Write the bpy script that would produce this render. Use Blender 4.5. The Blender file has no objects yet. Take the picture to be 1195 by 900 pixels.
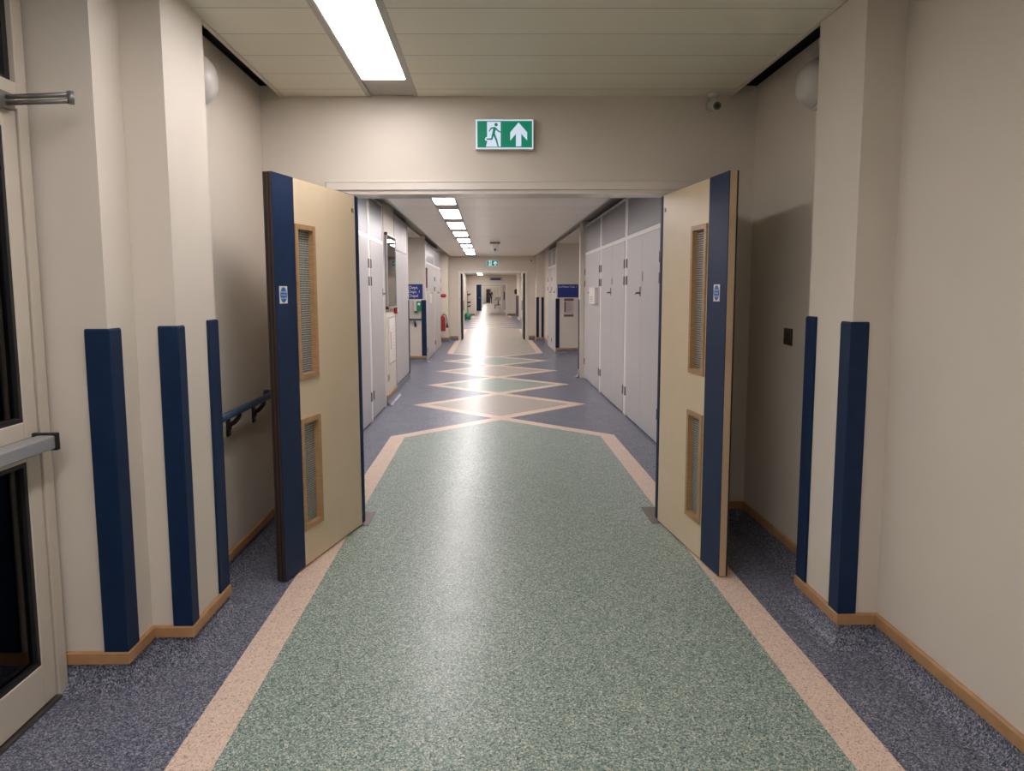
import bpy, math, random
from mathutils import Vector, Matrix
random.seed(7)
R = math.radians
S = bpy.context.scene
COL = S.collection

# ------------------------------------------------------------------ camera
FPX, PITCH, YAW, ROLL = 820.0, math.atan(820 / 8000.0), R(0.8), R(0.25)
fwd = Vector((math.sin(YAW) * math.cos(PITCH), math.cos(YAW) * math.cos(PITCH), -math.sin(PITCH)))
rgt = Vector((math.cos(YAW), -math.sin(YAW), 0))
upv = rgt.cross(fwd)
rr = rgt * math.cos(ROLL) - upv * math.sin(ROLL)
uu = upv * math.cos(ROLL) + rgt * math.sin(ROLL)
cd = bpy.data.cameras.new('camera')
cam = bpy.data.objects.new('camera', cd)
COL.objects.link(cam)
cam.matrix_world = Matrix(((rr.x, uu.x, -fwd.x, 0), (rr.y, uu.y, -fwd.y, 0), (rr.z, uu.z, -fwd.z, 1.5), (0, 0, 0, 1)))
cd.sensor_width = 36
cd.lens = 36 * FPX / 1195
cd.shift_x = (597.5 - 582.88) / 1195
cd.shift_y = -(450 - 424.0) / 1195
cd.clip_end = 300
cd.clip_start = 0.05
S.camera = cam

# ------------------------------------------------------------------ world, exposure, lamp levels
w = bpy.data.worlds.new('night')
S.world = w
w.use_nodes = True
w.node_tree.nodes['Background'].inputs[0].default_value = (0.045, 0.045, 0.045, 1)
w.node_tree.nodes['Background'].inputs[1].default_value = 1.0
S.view_settings.view_transform = 'Standard'
S.view_settings.look = 'None'
S.view_settings.exposure = 0.0
S.view_settings.gamma = 1.0
S.view_settings.use_curve_mapping = False
LAMP_NEAR, LAMP_FAR = 19.5, 30.0
LAMP_COL = (1.0, 0.94, 0.935)


# ------------------------------------------------------------------ materials
def newmat(name):
    m = bpy.data.materials.new(name)
    m.use_nodes = True
    nt = m.node_tree
    return m, nt, nt.nodes, nt.links, nt.nodes['Principled BSDF']


def plain(name, c, rough=0.5, metal=0.0, noise=0.0, nscale=40, bump=0.0, spec=0.5, stretch=None, coat=0):
    m, nt, N, L, P = newmat(name)
    P.inputs['Base Color'].default_value = (*c, 1)
    P.inputs['Roughness'].default_value = rough
    P.inputs['Metallic'].default_value = metal
    P.inputs['Specular IOR Level'].default_value = spec
    if coat:
        P.inputs['Coat Weight'].default_value = coat
    if noise or bump:
        tc = N.new('ShaderNodeTexCoord')
        mp = N.new('ShaderNodeMapping')
        L.new(tc.outputs['Object'], mp.inputs[0])
        if stretch:
            mp.inputs['Scale'].default_value = stretch
        nz = N.new('ShaderNodeTexNoise')
        nz.inputs['Scale'].default_value = nscale
        nz.inputs['Detail'].default_value = 4
        L.new(mp.outputs[0], nz.inputs['Vector'])
        if noise:
            cr = N.new('ShaderNodeValToRGB')
            cr.color_ramp.elements[0].position = 0.3
            cr.color_ramp.elements[1].position = 0.7
            cr.color_ramp.elements[0].color = (*[v * (1 - noise) for v in c], 1)
            cr.color_ramp.elements[1].color = (*[min(1, v * (1 + noise)) for v in c], 1)
            L.new(nz.outputs['Fac'], cr.inputs[0])
            L.new(cr.outputs[0], P.inputs['Base Color'])
        if bump:
            b = N.new('ShaderNodeBump')
            b.inputs['Strength'].default_value = bump
            b.inputs['Distance'].default_value = 0.002
            L.new(nz.outputs['Fac'], b.inputs['Height'])
            L.new(b.outputs[0], P.inputs['Normal'])
    return m


def speckle(name, cols, scale=230, rough=0.335, spec=0.20):
    """flecked vinyl flooring: random coloured chips"""
    m, nt, N, L, P = newmat(name)
    tc = N.new('ShaderNodeTexCoord')
    nz0 = N.new('ShaderNodeTexNoise')
    nz0.inputs['Scale'].default_value = 160
    L.new(tc.outputs['Object'], nz0.inputs['Vector'])
    mixv = N.new('ShaderNodeMix')
    mixv.data_type = 'RGBA'
    mixv.blend_type = 'LINEAR_LIGHT'
    mixv.inputs[0].default_value = 0.006
    L.new(tc.outputs['Object'], mixv.inputs[6])
    L.new(nz0.outputs['Color'], mixv.inputs[7])
    v = N.new('ShaderNodeTexVoronoi')
    v.inputs['Scale'].default_value = scale
    L.new(mixv.outputs[2], v.inputs['Vector'])
    sp = N.new('ShaderNodeSeparateColor')
    L.new(v.outputs['Color'], sp.inputs[0])
    cr = N.new('ShaderNodeValToRGB')
    cr.color_ramp.interpolation = 'CONSTANT'
    e = cr.color_ramp.elements
    while len(e) < len(cols):
        e.new(0.5)
    pos = 0
    for i, (c, wgt) in enumerate(cols):
        e[i].position = pos
        e[i].color = (*c, 1)
        pos += wgt
    L.new(sp.outputs[0], cr.inputs[0])
    L.new(cr.outputs[0], P.inputs['Base Color'])
    nz = N.new('ShaderNodeTexNoise')
    nz.inputs['Scale'].default_value = 6
    nz.inputs['Detail'].default_value = 5
    L.new(tc.outputs['Object'], nz.inputs['Vector'])
    mr = N.new('ShaderNodeMapRange')
    mr.inputs['From Min'].default_value = 0.3
    mr.inputs['From Max'].default_value = 0.7
    mr.inputs['To Min'].default_value = rough - 0.035
    mr.inputs['To Max'].default_value = rough + 0.035
    L.new(nz.outputs['Fac'], mr.inputs['Value'])
    L.new(mr.outputs[0], P.inputs['Roughness'])
    P.inputs['Specular IOR Level'].default_value = spec
    nb = N.new('ShaderNodeTexNoise')
    nb.inputs['Scale'].default_value = 55
    L.new(tc.outputs['Object'], nb.inputs['Vector'])
    b = N.new('ShaderNodeBump')
    b.inputs['Strength'].default_value = 0.05
    b.inputs['Distance'].default_value = 0.001
    L.new(nb.outputs['Fac'], b.inputs['Height'])
    L.new(b.outputs[0], P.inputs['Normal'])
    return m


def planks(name, c, pitch, offset, rough=0.45, line=0.006, dark=0.45):
    """metal ceiling planks: a thin joint every `pitch` metres along the corridor"""
    m, nt, N, L, P = newmat(name)
    g = N.new('ShaderNodeNewGeometry')
    s = N.new('ShaderNodeSeparateXYZ')
    L.new(g.outputs['Position'], s.inputs[0])
    a = N.new('ShaderNodeMath'); a.operation = 'SUBTRACT'; a.inputs[1].default_value = offset - 50 * pitch
    L.new(s.outputs['Y'], a.inputs[0])
    d = N.new('ShaderNodeMath'); d.operation = 'DIVIDE'; d.inputs[1].default_value = pitch
    L.new(a.outputs[0], d.inputs[0])
    f = N.new('ShaderNodeMath'); f.operation = 'FRACT'
    L.new(d.outputs[0], f.inputs[0])
    lt = N.new('ShaderNodeMath'); lt.operation = 'LESS_THAN'; lt.inputs[1].default_value = line / pitch
    L.new(f.outputs[0], lt.inputs[0])
    fl = N.new('ShaderNodeMath'); fl.operation = 'FLOOR'
    L.new(d.outputs[0], fl.inputs[0])
    wn = N.new('ShaderNodeTexWhiteNoise'); wn.noise_dimensions = '1D'
    L.new(fl.outputs[0], wn.inputs['W'])
    va = N.new('ShaderNodeMapRange')
    va.inputs['To Min'].default_value = 0.94
    va.inputs['To Max'].default_value = 1.0
    L.new(wn.outputs['Value'], va.inputs['Value'])
    mx0 = N.new('ShaderNodeMix'); mx0.data_type = 'RGBA'; mx0.blend_type = 'MULTIPLY'; mx0.inputs[0].default_value = 1
    mx0.inputs[6].default_value = (*c, 1)
    L.new(va.outputs[0], mx0.inputs[7])
    mx = N.new('ShaderNodeMix'); mx.data_type = 'RGBA'
    L.new(lt.outputs[0], mx.inputs[0])
    L.new(mx0.outputs[2], mx.inputs[6])
    mx.inputs[7].default_value = (*[v * dark for v in c], 1)
    L.new(mx.outputs[2], P.inputs['Base Color'])
    P.inputs['Roughness'].default_value = rough
    return m


def wired_glass(name, tint=(0.75, 0.8, 0.78), haze=0.25):
    """fire glass: a fine wire mesh inside a clear pane"""
    m, nt, N, L, P = newmat(name)
    P.inputs['Base Color'].default_value = (0.50, 0.50, 0.46, 1)
    P.inputs['Roughness'].default_value = 0.4
    tc = N.new('ShaderNodeTexCoord')
    s = N.new('ShaderNodeSeparateXYZ')
    L.new(tc.outputs['Object'], s.inputs[0])
    outs = []
    for ax in ('X', 'Z'):
        mu = N.new('ShaderNodeMath'); mu.operation = 'MULTIPLY'; mu.inputs[1].default_value = 1 / 0.0125
        L.new(s.outputs[ax], mu.inputs[0])
        ad = N.new('ShaderNodeMath'); ad.operation = 'ADD'; ad.inputs[1].default_value = 100
        L.new(mu.outputs[0], ad.inputs[0])
        fr = N.new('ShaderNodeMath'); fr.operation = 'FRACT'
        L.new(ad.outputs[0], fr.inputs[0])
        lt = N.new('ShaderNodeMath'); lt.operation = 'LESS_THAN'; lt.inputs[1].default_value = (0.22 if ax == 'Z' else 0.08)
        L.new(fr.outputs[0], lt.inputs[0])
        outs.append(lt)
    mxm = N.new('ShaderNodeMath'); mxm.operation = 'MAXIMUM'
    L.new(outs[0].outputs[0], mxm.inputs[0])
    L.new(outs[1].outputs[0], mxm.inputs[1])
    mr = N.new('ShaderNodeMapRange')
    mr.inputs['To Min'].default_value = haze
    mr.inputs['To Max'].default_value = 0.85
    L.new(mxm.outputs[0], mr.inputs['Value'])
    tr = N.new('ShaderNodeBsdfTransparent'); tr.inputs[0].default_value = (*tint, 1)
    gl = N.new('ShaderNodeBsdfGlossy'); gl.inputs['Roughness'].default_value = 0.03
    fn = N.new('ShaderNodeFresnel'); fn.inputs[0].default_value = 1.5
    ms = N.new('ShaderNodeMixShader')
    L.new(fn.outputs[0], ms.inputs[0]); L.new(tr.outputs[0], ms.inputs[1]); L.new(gl.outputs[0], ms.inputs[2])
    ms2 = N.new('ShaderNodeMixShader')
    L.new(mr.outputs[0], ms2.inputs[0]); L.new(ms.outputs[0], ms2.inputs[1]); L.new(P.outputs[0], ms2.inputs[2])
    L.new(ms2.outputs[0], N['Material Output'].inputs[0])
    return m


def clear_glass(name, tint=(0.8, 0.85, 0.83)):
    m, nt, N, L, P = newmat(name)
    tr = N.new('ShaderNodeBsdfTransparent'); tr.inputs[0].default_value = (*tint, 1)
    gl = N.new('ShaderNodeBsdfGlossy'); gl.inputs['Roughness'].default_value = 0.01
    fn = N.new('ShaderNodeFresnel'); fn.inputs[0].default_value = 1.5
    ms = N.new('ShaderNodeMixShader')
    L.new(fn.outputs[0], ms.inputs[0]); L.new(tr.outputs[0], ms.inputs[1]); L.new(gl.outputs[0], ms.inputs[2])
    L.new(ms.outputs[0], N['Material Output'].inputs[0])
    return m


def emit(name, c, s, base=1.0):
    m, nt, N, L, P = newmat(name)
    P.inputs['Base Color'].default_value = (*[min(1, v) * base for v in c], 1)
    P.inputs['Emission Color'].default_value = (*c, 1)
    P.inputs['Emission Strength'].default_value = s
    return m


M = dict(
    wall=plain('magnolia_wall_paint', (0.66, 0.60, 0.525), 0.55, noise=0.015, nscale=3, bump=0.05),
    ceil=planks('near_ceiling_planks', (0.78, 0.74, 0.62), 0.2975, 3.084),
    ceil2=planks('corridor_ceiling_planks', (0.86, 0.81, 0.73), 0.30, 5.0, line=0.004, dark=0.7, rough=0.3),
    trim=plain('painted_metal_trim', (0.62, 0.57, 0.50), 0.4),
    trimg=plain('grey_light_trough', (0.42, 0.40, 0.37), 0.4),
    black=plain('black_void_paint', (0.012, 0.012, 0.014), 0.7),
    gloss=plain('white_gloss_paint', (0.70, 0.64, 0.58), 0.25),
    cream=plain('cream_door_laminate', (0.68, 0.545, 0.37), 0.38, noise=0.02, nscale=8),
    blue=plain('navy_vinyl', (0.004, 0.020, 0.066), 0.5, noise=0.12, nscale=14, bump=0.06, spec=0.3),
    bluedark=plain('dark_navy_vinyl', (0.003, 0.010, 0.040), 0.5, spec=0.3),
    wood=plain('beech_lipping', (0.40, 0.235, 0.11), 0.4, noise=0.15, nscale=12, stretch=(1, 1, 8)),
    woodb=plain('beech_skirting', (0.42, 0.235, 0.105), 0.4, noise=0.12, nscale=14),
    closer=plain('worn_grey_metal', (0.20, 0.19, 0.175), 0.4, metal=0.5),
    hingem=plain('dull_hinge_steel', (0.19, 0.185, 0.18), 0.45, metal=0.4),
    lip=plain('pale_edge_lipping', (0.52, 0.38, 0.24), 0.45),
    voidc=plain('brown_grey_void', (0.26, 0.235, 0.21), 0.6),
    brown=plain('dark_brown_seal', (0.06, 0.032, 0.022), 0.5),
    blackp=plain('black_plastic', (0.012, 0.012, 0.014), 0.4),
    rail=plain('slate_blue_handrail', (0.03, 0.055, 0.11), 0.4),
    cup=plain('lilac_grey_laminate', (0.47, 0.445, 0.445), 0.4, noise=0.02, nscale=4),
    cup2=plain('blue_grey_overpanel', (0.23, 0.23, 0.255), 0.35),
    frame=plain('white_cupboard_frame', (0.76, 0.73, 0.70), 0.35),
    steel=plain('brushed_steel', (0.45, 0.44, 0.42), 0.3, metal=0.9),
    darksteel=plain('dark_steel', (0.16, 0.15, 0.14), 0.35, metal=0.7),
    alu=plain('satin_aluminium', (0.40, 0.40, 0.42), 0.35, metal=0.5),
    aludoor=plain('cream_aluminium', (0.56, 0.50, 0.42), 0.4),
    plastic=plain('white_plastic', (0.66, 0.63, 0.58), 0.35),
    opal=plain('opal_plastic', (0.62, 0.60, 0.57), 0.3),
    paper=plain('white_paper', (0.75, 0.72, 0.68), 0.7),
    red=plain('red_enamel', (0.30, 0.015, 0.018), 0.3),
    green=plain('green_plastic', (0.01, 0.22, 0.10), 0.4),
    signb=plain('navy_sign', (0.008, 0.025, 0.20), 0.4),
    signg=plain('slate_sign', (0.06, 0.07, 0.13), 0.4),
    white=plain('white_lettering', (0.8, 0.8, 0.82), 0.5),
    maroon=plain('maroon_print', (0.14, 0.07, 0.07), 0.6),
    pink=plain('pale_pink_print', (0.52, 0.44, 0.44), 0.6),
    stickb=plain('blue_sticker_print', (0.01, 0.12, 0.42), 0.4),
    bronze=plain('bronze_plate', (0.045, 0.035, 0.028), 0.35, metal=0.4),
    plate=plain('taupe_metal_plate', (0.16, 0.13, 0.115), 0.4, metal=0.3),
    wired=wired_glass('wired_fire_glass'),
    glass=clear_glass('clear_glass'),
    fblue=speckle('blue_grey_fleck_vinyl', [((0.055, 0.065, 0.105), .30), ((0.13, 0.145, 0.20), .30), ((0.25, 0.255, 0.31), .22), ((0.40, 0.385, 0.40), .10), ((0.025, 0.03, 0.05), .08)]),
    fgreen=speckle('green_fleck_vinyl', [((0.135, 0.20, 0.175), .30), ((0.235, 0.31, 0.27), .29), ((0.40, 0.46, 0.40), .21), ((0.62, 0.61, 0.53), .11), ((0.04, 0.08, 0.075), .09)]),
    fbeige=speckle('beige_fleck_vinyl', [((0.68, 0.52, 0.42), .40), ((0.77, 0.61, 0.50), .35), ((0.58, 0.43, 0.34), .17), ((0.38, 0.27, 0.22), .08)]),
    fgrey=speckle('stone_fleck_vinyl', [((0.36, 0.32, 0.28), .30), ((0.45, 0.40, 0.35), .35), ((0.27, 0.245, 0.22), .25), ((0.56, 0.50, 0.43), .10)]),
    lampn=emit('near_lamp_diffuser', LAMP_COL, LAMP_NEAR),
    lampf=emit('corridor_lamp_diffuser', LAMP_COL, LAMP_FAR),
    lamps=emit('side_lamp_diffuser', LAMP_COL, 9.0),
    exg=emit('lit_exit_green', (0.0, 0.19, 0.105), 0.85, 0.3),
    exw=emit('lit_exit_white', (0.70, 0.80, 0.95), 0.75, 0.3),
    night=plain('night_paving', (0.10, 0.10, 0.095), 0.8, noise=0.2),
    skin=plain('skin', (0.45, 0.27, 0.19), 0.5),
    cloth=plain('dark_cloth', (0.018, 0.019, 0.028), 0.8),
    trouser=plain('charcoal_cloth', (0.03, 0.03, 0.035), 0.8),
    linen=plain('white_linen', (0.72, 0.70, 0.66), 0.8, bump=0.3, nscale=20),
    darkdoor=plain('dark_door_leaf', (0.03, 0.018, 0.015), 0.4),
)


# ------------------------------------------------------------------ mesh helpers
class MB:
    def __init__(s):
        s.v, s.f, s.m, s.sm = [], [], [], []

    def add(s, vs, fs, mi=0, smooth=False):
        o = len(s.v)
        s.v += [tuple(v) for v in vs]
        for f in fs:
            s.f.append([o + i for i in f])
            s.m.append(mi)
            s.sm.append(smooth)
        return s

    def box(s, x0, x1, y0, y1, z0, z1, mi=0):
        v = [(x0, y0, z0), (x1, y0, z0), (x1, y1, z0), (x0, y1, z0), (x0, y0, z1), (x1, y0, z1), (x1, y1, z1), (x0, y1, z1)]
        return s.add(v, [(0, 3, 2, 1), (4, 5, 6, 7), (0, 1, 5, 4), (1, 2, 6, 5), (2, 3, 7, 6), (3, 0, 4, 7)], mi)

    def prism_xz(s, pts, y0, y1, mi=0):
        """polygon in xz (seen from -y, counter-clockwise) with depth y0..y1"""
        n = len(pts)
        v = [(x, y0, z) for x, z in pts] + [(x, y1, z) for x, z in pts]
        f = [tuple(range(n)), tuple(range(2 * n - 1, n - 1, -1))]
        f += [((i + 1) % n, i, n + i, n + (i + 1) % n) for i in range(n)]
        return s.add(v, f, mi)

    def flat(s, pts, z, mi=0):
        return s.add([(x, y, z) for x, y in pts], [tuple(range(len(pts)))], mi)

    def tube(s, path, r, n=12, mi=0, caps=True):
        path = [Vector(p) for p in path]
        rings = []
        for i, p in enumerate(path):
            a = path[max(i - 1, 0)]
            b = path[min(i + 1, len(path) - 1)]
            t = (b - a).normalized()
            q = t.orthogonal().normalized() if i == 0 else (rings[-1][1] - t * rings[-1][1].dot(t)).normalized()
            rings.append((p, q, t.cross(q), r[i] if isinstance(r, (list, tuple)) else r))
        v = []
        for p, q, k, ra in rings:
            for j in range(n):
                a = 2 * math.pi * j / n
                v.append(p + q * math.cos(a) * ra + k * math.sin(a) * ra)
        f = []
        for i in range(len(path) - 1):
            for j in range(n):
                f.append((i * n + j, i * n + (j + 1) % n, (i + 1) * n + (j + 1) % n, (i + 1) * n + j))
        s.add(v, f, mi, True)
        if caps:
            o = len(s.v) - len(v)
            s.f.append([o + j for j in range(n)][::-1]); s.m.append(mi); s.sm.append(False)
            s.f.append([o + (len(path) - 1) * n + j for j in range(n)]); s.m.append(mi); s.sm.append(False)
        return s

    def lathe(s, prof, origin=(0, 0, 0), axis='z', n=24, mi=0):
        """prof: (radius, height) pairs"""
        v, f = [], []
        for r, h in prof:
            for j in range(n):
                a = 2 * math.pi * j / n
                c, d = r * math.cos(a), r * math.sin(a)
                p = (c, d, h) if axis == 'z' else ((c, -h, d) if axis == '-y' else (h, c, d))
                v.append(tuple(p[k] + origin[k] for k in range(3)))
        for i in range(len(prof) - 1):
            for j in range(n):
                f.append((i * n + j, i * n + (j + 1) % n, (i + 1) * n + (j + 1) % n, (i + 1) * n + j))
        f.append(tuple(range(n))[::-1])
        f.append(tuple((len(prof) - 1) * n + j for j in range(n)))
        return s.add(v, f, mi, True)

    def sweep(s, path, prof, mi=0):
        """prof (offset to the right of travel, z) swept along a level polyline with mitres"""
        P = [Vector((p[0], p[1])) for p in path]
        n = len(prof)
        v = []
        for i, p in enumerate(P):
            ns = []
            if i > 0:
                d = (P[i] - P[i - 1]).normalized(); ns.append(Vector((d.y, -d.x)))
            if i < len(P) - 1:
                d = (P[i + 1] - P[i]).normalized(); ns.append(Vector((d.y, -d.x)))
            nn = ns[0] if len(ns) == 1 else (ns[0] + ns[1]) / (1 + ns[0].dot(ns[1]))
            for o, z in prof:
                v.append((p.x + nn.x * o, p.y + nn.y * o, z))
        f = []
        for i in range(len(P) - 1):
            for j in range(n):
                f.append((i * n + j, i * n + (j + 1) % n, (i + 1) * n + (j + 1) % n, (i + 1) * n + j))
        f.append(tuple(range(n))[::-1])
        f.append(tuple((len(P) - 1) * n + j for j in range(n)))
        return s.add(v, f, mi)

    def build(s, name, mats, parent=None, bevel=0, seg=2):
        me = bpy.data.meshes.new(name)
        me.from_pydata(s.v, [], s.f)
        if not isinstance(mats, (list, tuple)):
            mats = [mats]
        for m in mats:
            me.materials.append(m)
        for p, mi, sm in zip(me.polygons, s.m, s.sm):
            p.material_index = mi
            p.use_smooth = sm
        me.update()
        import bmesh
        bm = bmesh.new(); bm.from_mesh(me)
        bmesh.ops.recalc_face_normals(bm, faces=bm.faces[:])
        bm.to_mesh(me); bm.free()
        o = bpy.data.objects.new(name, me)
        COL.objects.link(o)
        if parent:
            o.parent = parent
        if bevel:
            b = o.modifiers.new('bevel', 'BEVEL')
            b.width = bevel
            b.segments = seg
            b.limit_method = 'ANGLE'
        return o


def boxmb(*a):
    return MB().box(*a)


def tag(o, label=None, cat=None, group=None, kind=None):
    if label: o['label'] = label
    if cat: o['category'] = cat
    if group: o['group'] = group
    if kind: o['kind'] = kind
    return o


def struct(o, label=None, cat=None):
    return tag(o, label, cat, None, 'structure')


def root(name, loc, rz=0, label=None, cat=None, group=None):
    o = bpy.data.objects.new(name, None)
    o.empty_display_size = 0.1
    COL.objects.link(o)
    o.location = loc
    o.rotation_euler = (0, 0, rz)
    return tag(o, label, cat, group)


def copy_tree(o, parent=None):
    c = o.copy()
    COL.objects.link(c)
    if parent: c.parent = parent
    for ch in [x for x in bpy.data.objects if x.parent == o]:
        copy_tree(ch, c)
    return c


def text(name, body, size, x, z, mat, parent, y=-0.002, align='LEFT', sx=1.0):
    """flat lettering facing -y"""
    cu = bpy.data.curves.new('t', 'FONT')
    cu.body = body
    cu.size = size
    cu.align_x = align
    cu.resolution_u = 3
    ob = bpy.data.objects.new('t', cu)
    COL.objects.link(ob)
    dg = bpy.context.evaluated_depsgraph_get()
    me = bpy.data.meshes.new_from_object(ob.evaluated_get(dg))
    bpy.data.objects.remove(ob)
    for v in me.vertices:
        v.co = Vector((x + v.co.x * sx, y, z + v.co.y))
    me.materials.clear()
    me.materials.append(mat)
    o = bpy.data.objects.new(name, me)
    COL.objects.link(o)
    if parent: o.parent = parent
    return o


LW, RW = math.pi / 2, -math.pi / 2      # facing angles: things on the left wall, things on the right wall
XC = 0.13                               # centre line of the corridor

# ------------------------------------------------------------------ floor with inlaid pattern
fm = MB()
fm.flat([(-6, -5), (4, -5), (4, 95), (-6, 95)], 0, 0)
A, WB, HH = 1.05, 0.15, 0.99


def hexstrip(y0, y1, tip0, tip1, inner):
    """long field bordered by a beige band, with pointed ends"""
    o, i = 1.165, 1.015
    po, pi_ = [], []
    if tip0:
        po += [(XC + o, y0 + .0), (XC, y0 - 1.10), (XC - o, y0)][::-1]
        pi_ += [(XC + i, y0 + .06), (XC, y0 - 0.88), (XC - i, y0 + .06)][::-1]
    else:
        po += [(XC - o, y0), (XC + o, y0)]
        pi_ += [(XC - i, y0), (XC + i, y0)]
    if tip1:
        po += [(XC + o, y1), (XC, y1 + 1.12), (XC - o, y1)]
        pi_ += [(XC + i, y1 - .06), (XC, y1 + 0.90), (XC - i, y1 - .06)]
    else:
        po += [(XC + o, y1), (XC - o, y1)]
        pi_ += [(XC + i, y1), (XC - i, y1)]
    fm.flat(po, 0.0004, 2)
    fm.flat(pi_, 0.0012, inner)


def diamond(yc, inner, zz, half=HH):
    to, ti = 1.155, 0.93
    ho, hi = half + .115, half - .105
    fm.flat([(XC - to, yc), (XC, yc - ho), (XC + to, yc), (XC, yc + ho)], zz, 2)
    fm.flat([(XC - ti, yc), (XC, yc - hi), (XC + ti, yc), (XC, yc + hi)], 0.0012, inner)


hexstrip(-5, 7.22, False, True, 1)
for k, (yc, inn) in enumerate([(9.25, 3), (11.24, 1), (13.21, 3), (15.14, 1)]):
    diamond(yc, inn, 0.0006 if k % 2 == 0 else 0.0008)
hexstrip(17.0, 28.0, True, True, 3)  # stone colour here paints in the pale reflection on the far floor
for k in range(5):
    diamond(30.1 + 1.98 * k, 3 if k % 2 == 0 else 1, 0.0006 if k % 2 == 0 else 0.0008)
hexstrip(40.0, 94, True, False, 3)  # stone again, reflected brightness of the far floor put into the colour
floor = struct(fm.build('floor', [M['fblue'], M['fgreen'], M['fbeige'], M['fgrey']]))

# ------------------------------------------------------------------ near lobby shell
CZ = 2.683                       # near ceiling
LP = [(-1.63, 2.585), (-1.395, 2.585), (-1.395, 2.79), (-1.236, 2.79), (-1.236, 3.19), (-1.385, 3.19), (-1.385, 4.43), (-1.0, 4.43)]
RP = [(1.635, -4.0), (1.635, 2.835), (1.475, 2.835), (1.475, 3.23), (1.645, 3.23), (1.645, 4.43), (1.25, 4.43)]


def shell(path, z1, th=0.1, side=-1):
    return MB().sweep(path, [(0, 0), (0, z1), (th * side, z1), (th * side, 0)])


VZ = 2.745
PW = MB()
PW.box(-1.9, -1.395, 2.585, 2.79, 0, VZ + .2).box(-1.9, -1.236, 2.79, 3.19, 0, VZ + .2).box(-1.9, -1.385, 3.19, 4.6, 0, VZ)
struct(PW.build('wall_left', M['wall']))
PW = MB()
PW.box(1.635, 1.9, -4.0, 2.835, 0, VZ + .2).box(1.475, 1.9, 2.835, 3.23, 0, VZ + .2).box(1.645, 1.9, 3.23, 4.6, 0, VZ)
struct(PW.build('wall_right', M['wall']))
# left wall around the outside door (towards and behind the viewer)
PW = MB()
PW.box(-1.9, -1.63, -4.0, 1.35, 0, VZ + .2).box(-1.9, -1.63, 1.35, 2.585, 2.80, VZ + .2)
struct(PW.build('wall_left', M['wall']))
struct(boxmb(-1.9, 1.9, -4.1, -4.0, 0, VZ + .2).build('wall_back', M['wall']))
# wall across the corridor with the double-door opening
OX0, OX1, OZ = -0.90, 1.165, 2.10
PW = MB()
PW.box(-1.9, OX0, 4.43, 4.60, 0, VZ).box(OX1, 1.9, 4.43, 4.60, 0, VZ).box(OX0, OX1, 4.43, 4.60, OZ + .03, VZ)
struct(PW.build('wall_front', M['wall']))
# lining and architrave of the opening
t = MB()
t.box(OX0 - .10, OX1 + .10, 4.412, 4.43, 2.122, 2.176).box(OX0 - .10, OX0 - .03, 4.412, 4.43, 0.0, 2.122).box(OX1 + .03, OX1 + .10, 4.412, 4.43, 0.0, 2.122)
t.box(OX0 - .10, OX1 + .10, 4.408, 4.43, 2.168, 2.177)
struct(t.build('trim_1', M['gloss'], bevel=.003))
t = MB()
t.box(OX0, OX1, 4.425, 4.62, OZ - .003, OZ + .03).box(OX0, OX0 + .03, 4.425, 4.62, 0, OZ).box(OX1 - .03, OX1, 4.425, 4.62, 0, OZ)
struct(t.build('trim_2', M['gloss'], bevel=.003))

# skirtings: coved vinyl below, beech strip above
COVE = [(0, 0)] + [(0.09 - 0.09 * math.sin(R(a)), 0.09 - 0.09 * math.cos(R(a))) for a in (0, 15, 30, 45, 60, 75, 90)] + [(0, 0.09)]
COVE = [(0.0, 0.0), (0.085, 0.0012)] + [(0.085 - 0.08 * math.sin(R(a)), 0.085 - 0.0838 * math.cos(R(a))) for a in (15, 30, 45, 60, 75, 90)] + [(0.004, 0.092), (0.0, 0.092)]
WST = [(0, 0.09), (0.014, 0.09), (0.014, 0.131), (0.009, 0.137), (0, 0.137)]


def skirting(path, side):
    struct(MB().sweep(path, WST).build('baseboard_' + side, M['woodb']))
    struct(MB().sweep(path, COVE).build('trim_3', M['fblue']))


skirting(LP, 'left')
# right-hand path runs the other way so its room side is on the right of travel
skirting(list(reversed(RP)), 'right')
skirting([(-1.63, -4.0), (-1.63, 1.3)], 'left')

# ------------------------------------------------------------------ near ceiling
TX0, TX1 = -0.735, -0.432
c = MB()
c.box(-1.24, TX0 - .004, -4, 4.428, CZ, CZ + .02).box(TX1 + .004, 1.465, -4, 4.428, CZ, CZ + .02)
struct(c.build('ceiling', M['ceil']))
c = MB()
for xa, xb in ((-1.262, -1.24), (1.465, 1.487)):
    c.box(xa, xb, -4, 4.428, CZ - .006, CZ + .03)
struct(c.build('trim_4', M['trim']))
# dark void above the ceiling margins
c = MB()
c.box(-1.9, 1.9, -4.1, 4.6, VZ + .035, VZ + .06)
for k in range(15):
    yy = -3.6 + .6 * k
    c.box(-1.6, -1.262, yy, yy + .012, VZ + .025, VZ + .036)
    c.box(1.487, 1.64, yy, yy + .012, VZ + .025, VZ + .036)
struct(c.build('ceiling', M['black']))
# trough for the lamps
c = MB()
c.box(TX0 - .004, TX0 + .024, -4, 4.428, CZ - .004, CZ + .05).box(TX1 - .024, TX1 + .004, -4, 4.428, CZ - .004, CZ + .05)
c.box(TX0 + .024, TX1 - .024, -4, 4.428, CZ + .045, CZ + .055)
near_l = [(2.74, 4.09), (1.03, 2.38), (-0.68, 0.67), (-2.39, -1.04)]
ends = [4.428] + [a for a, b in near_l]
starts = [b for a, b in near_l] + [-4]
for e1, s1 in zip(ends, starts):
    c.box(TX0 + .024, TX1 - .024, s1 + .004, e1 - .004, CZ + .006, CZ + .014)
struct(c.build('trim_5', M['trimg']))


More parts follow.
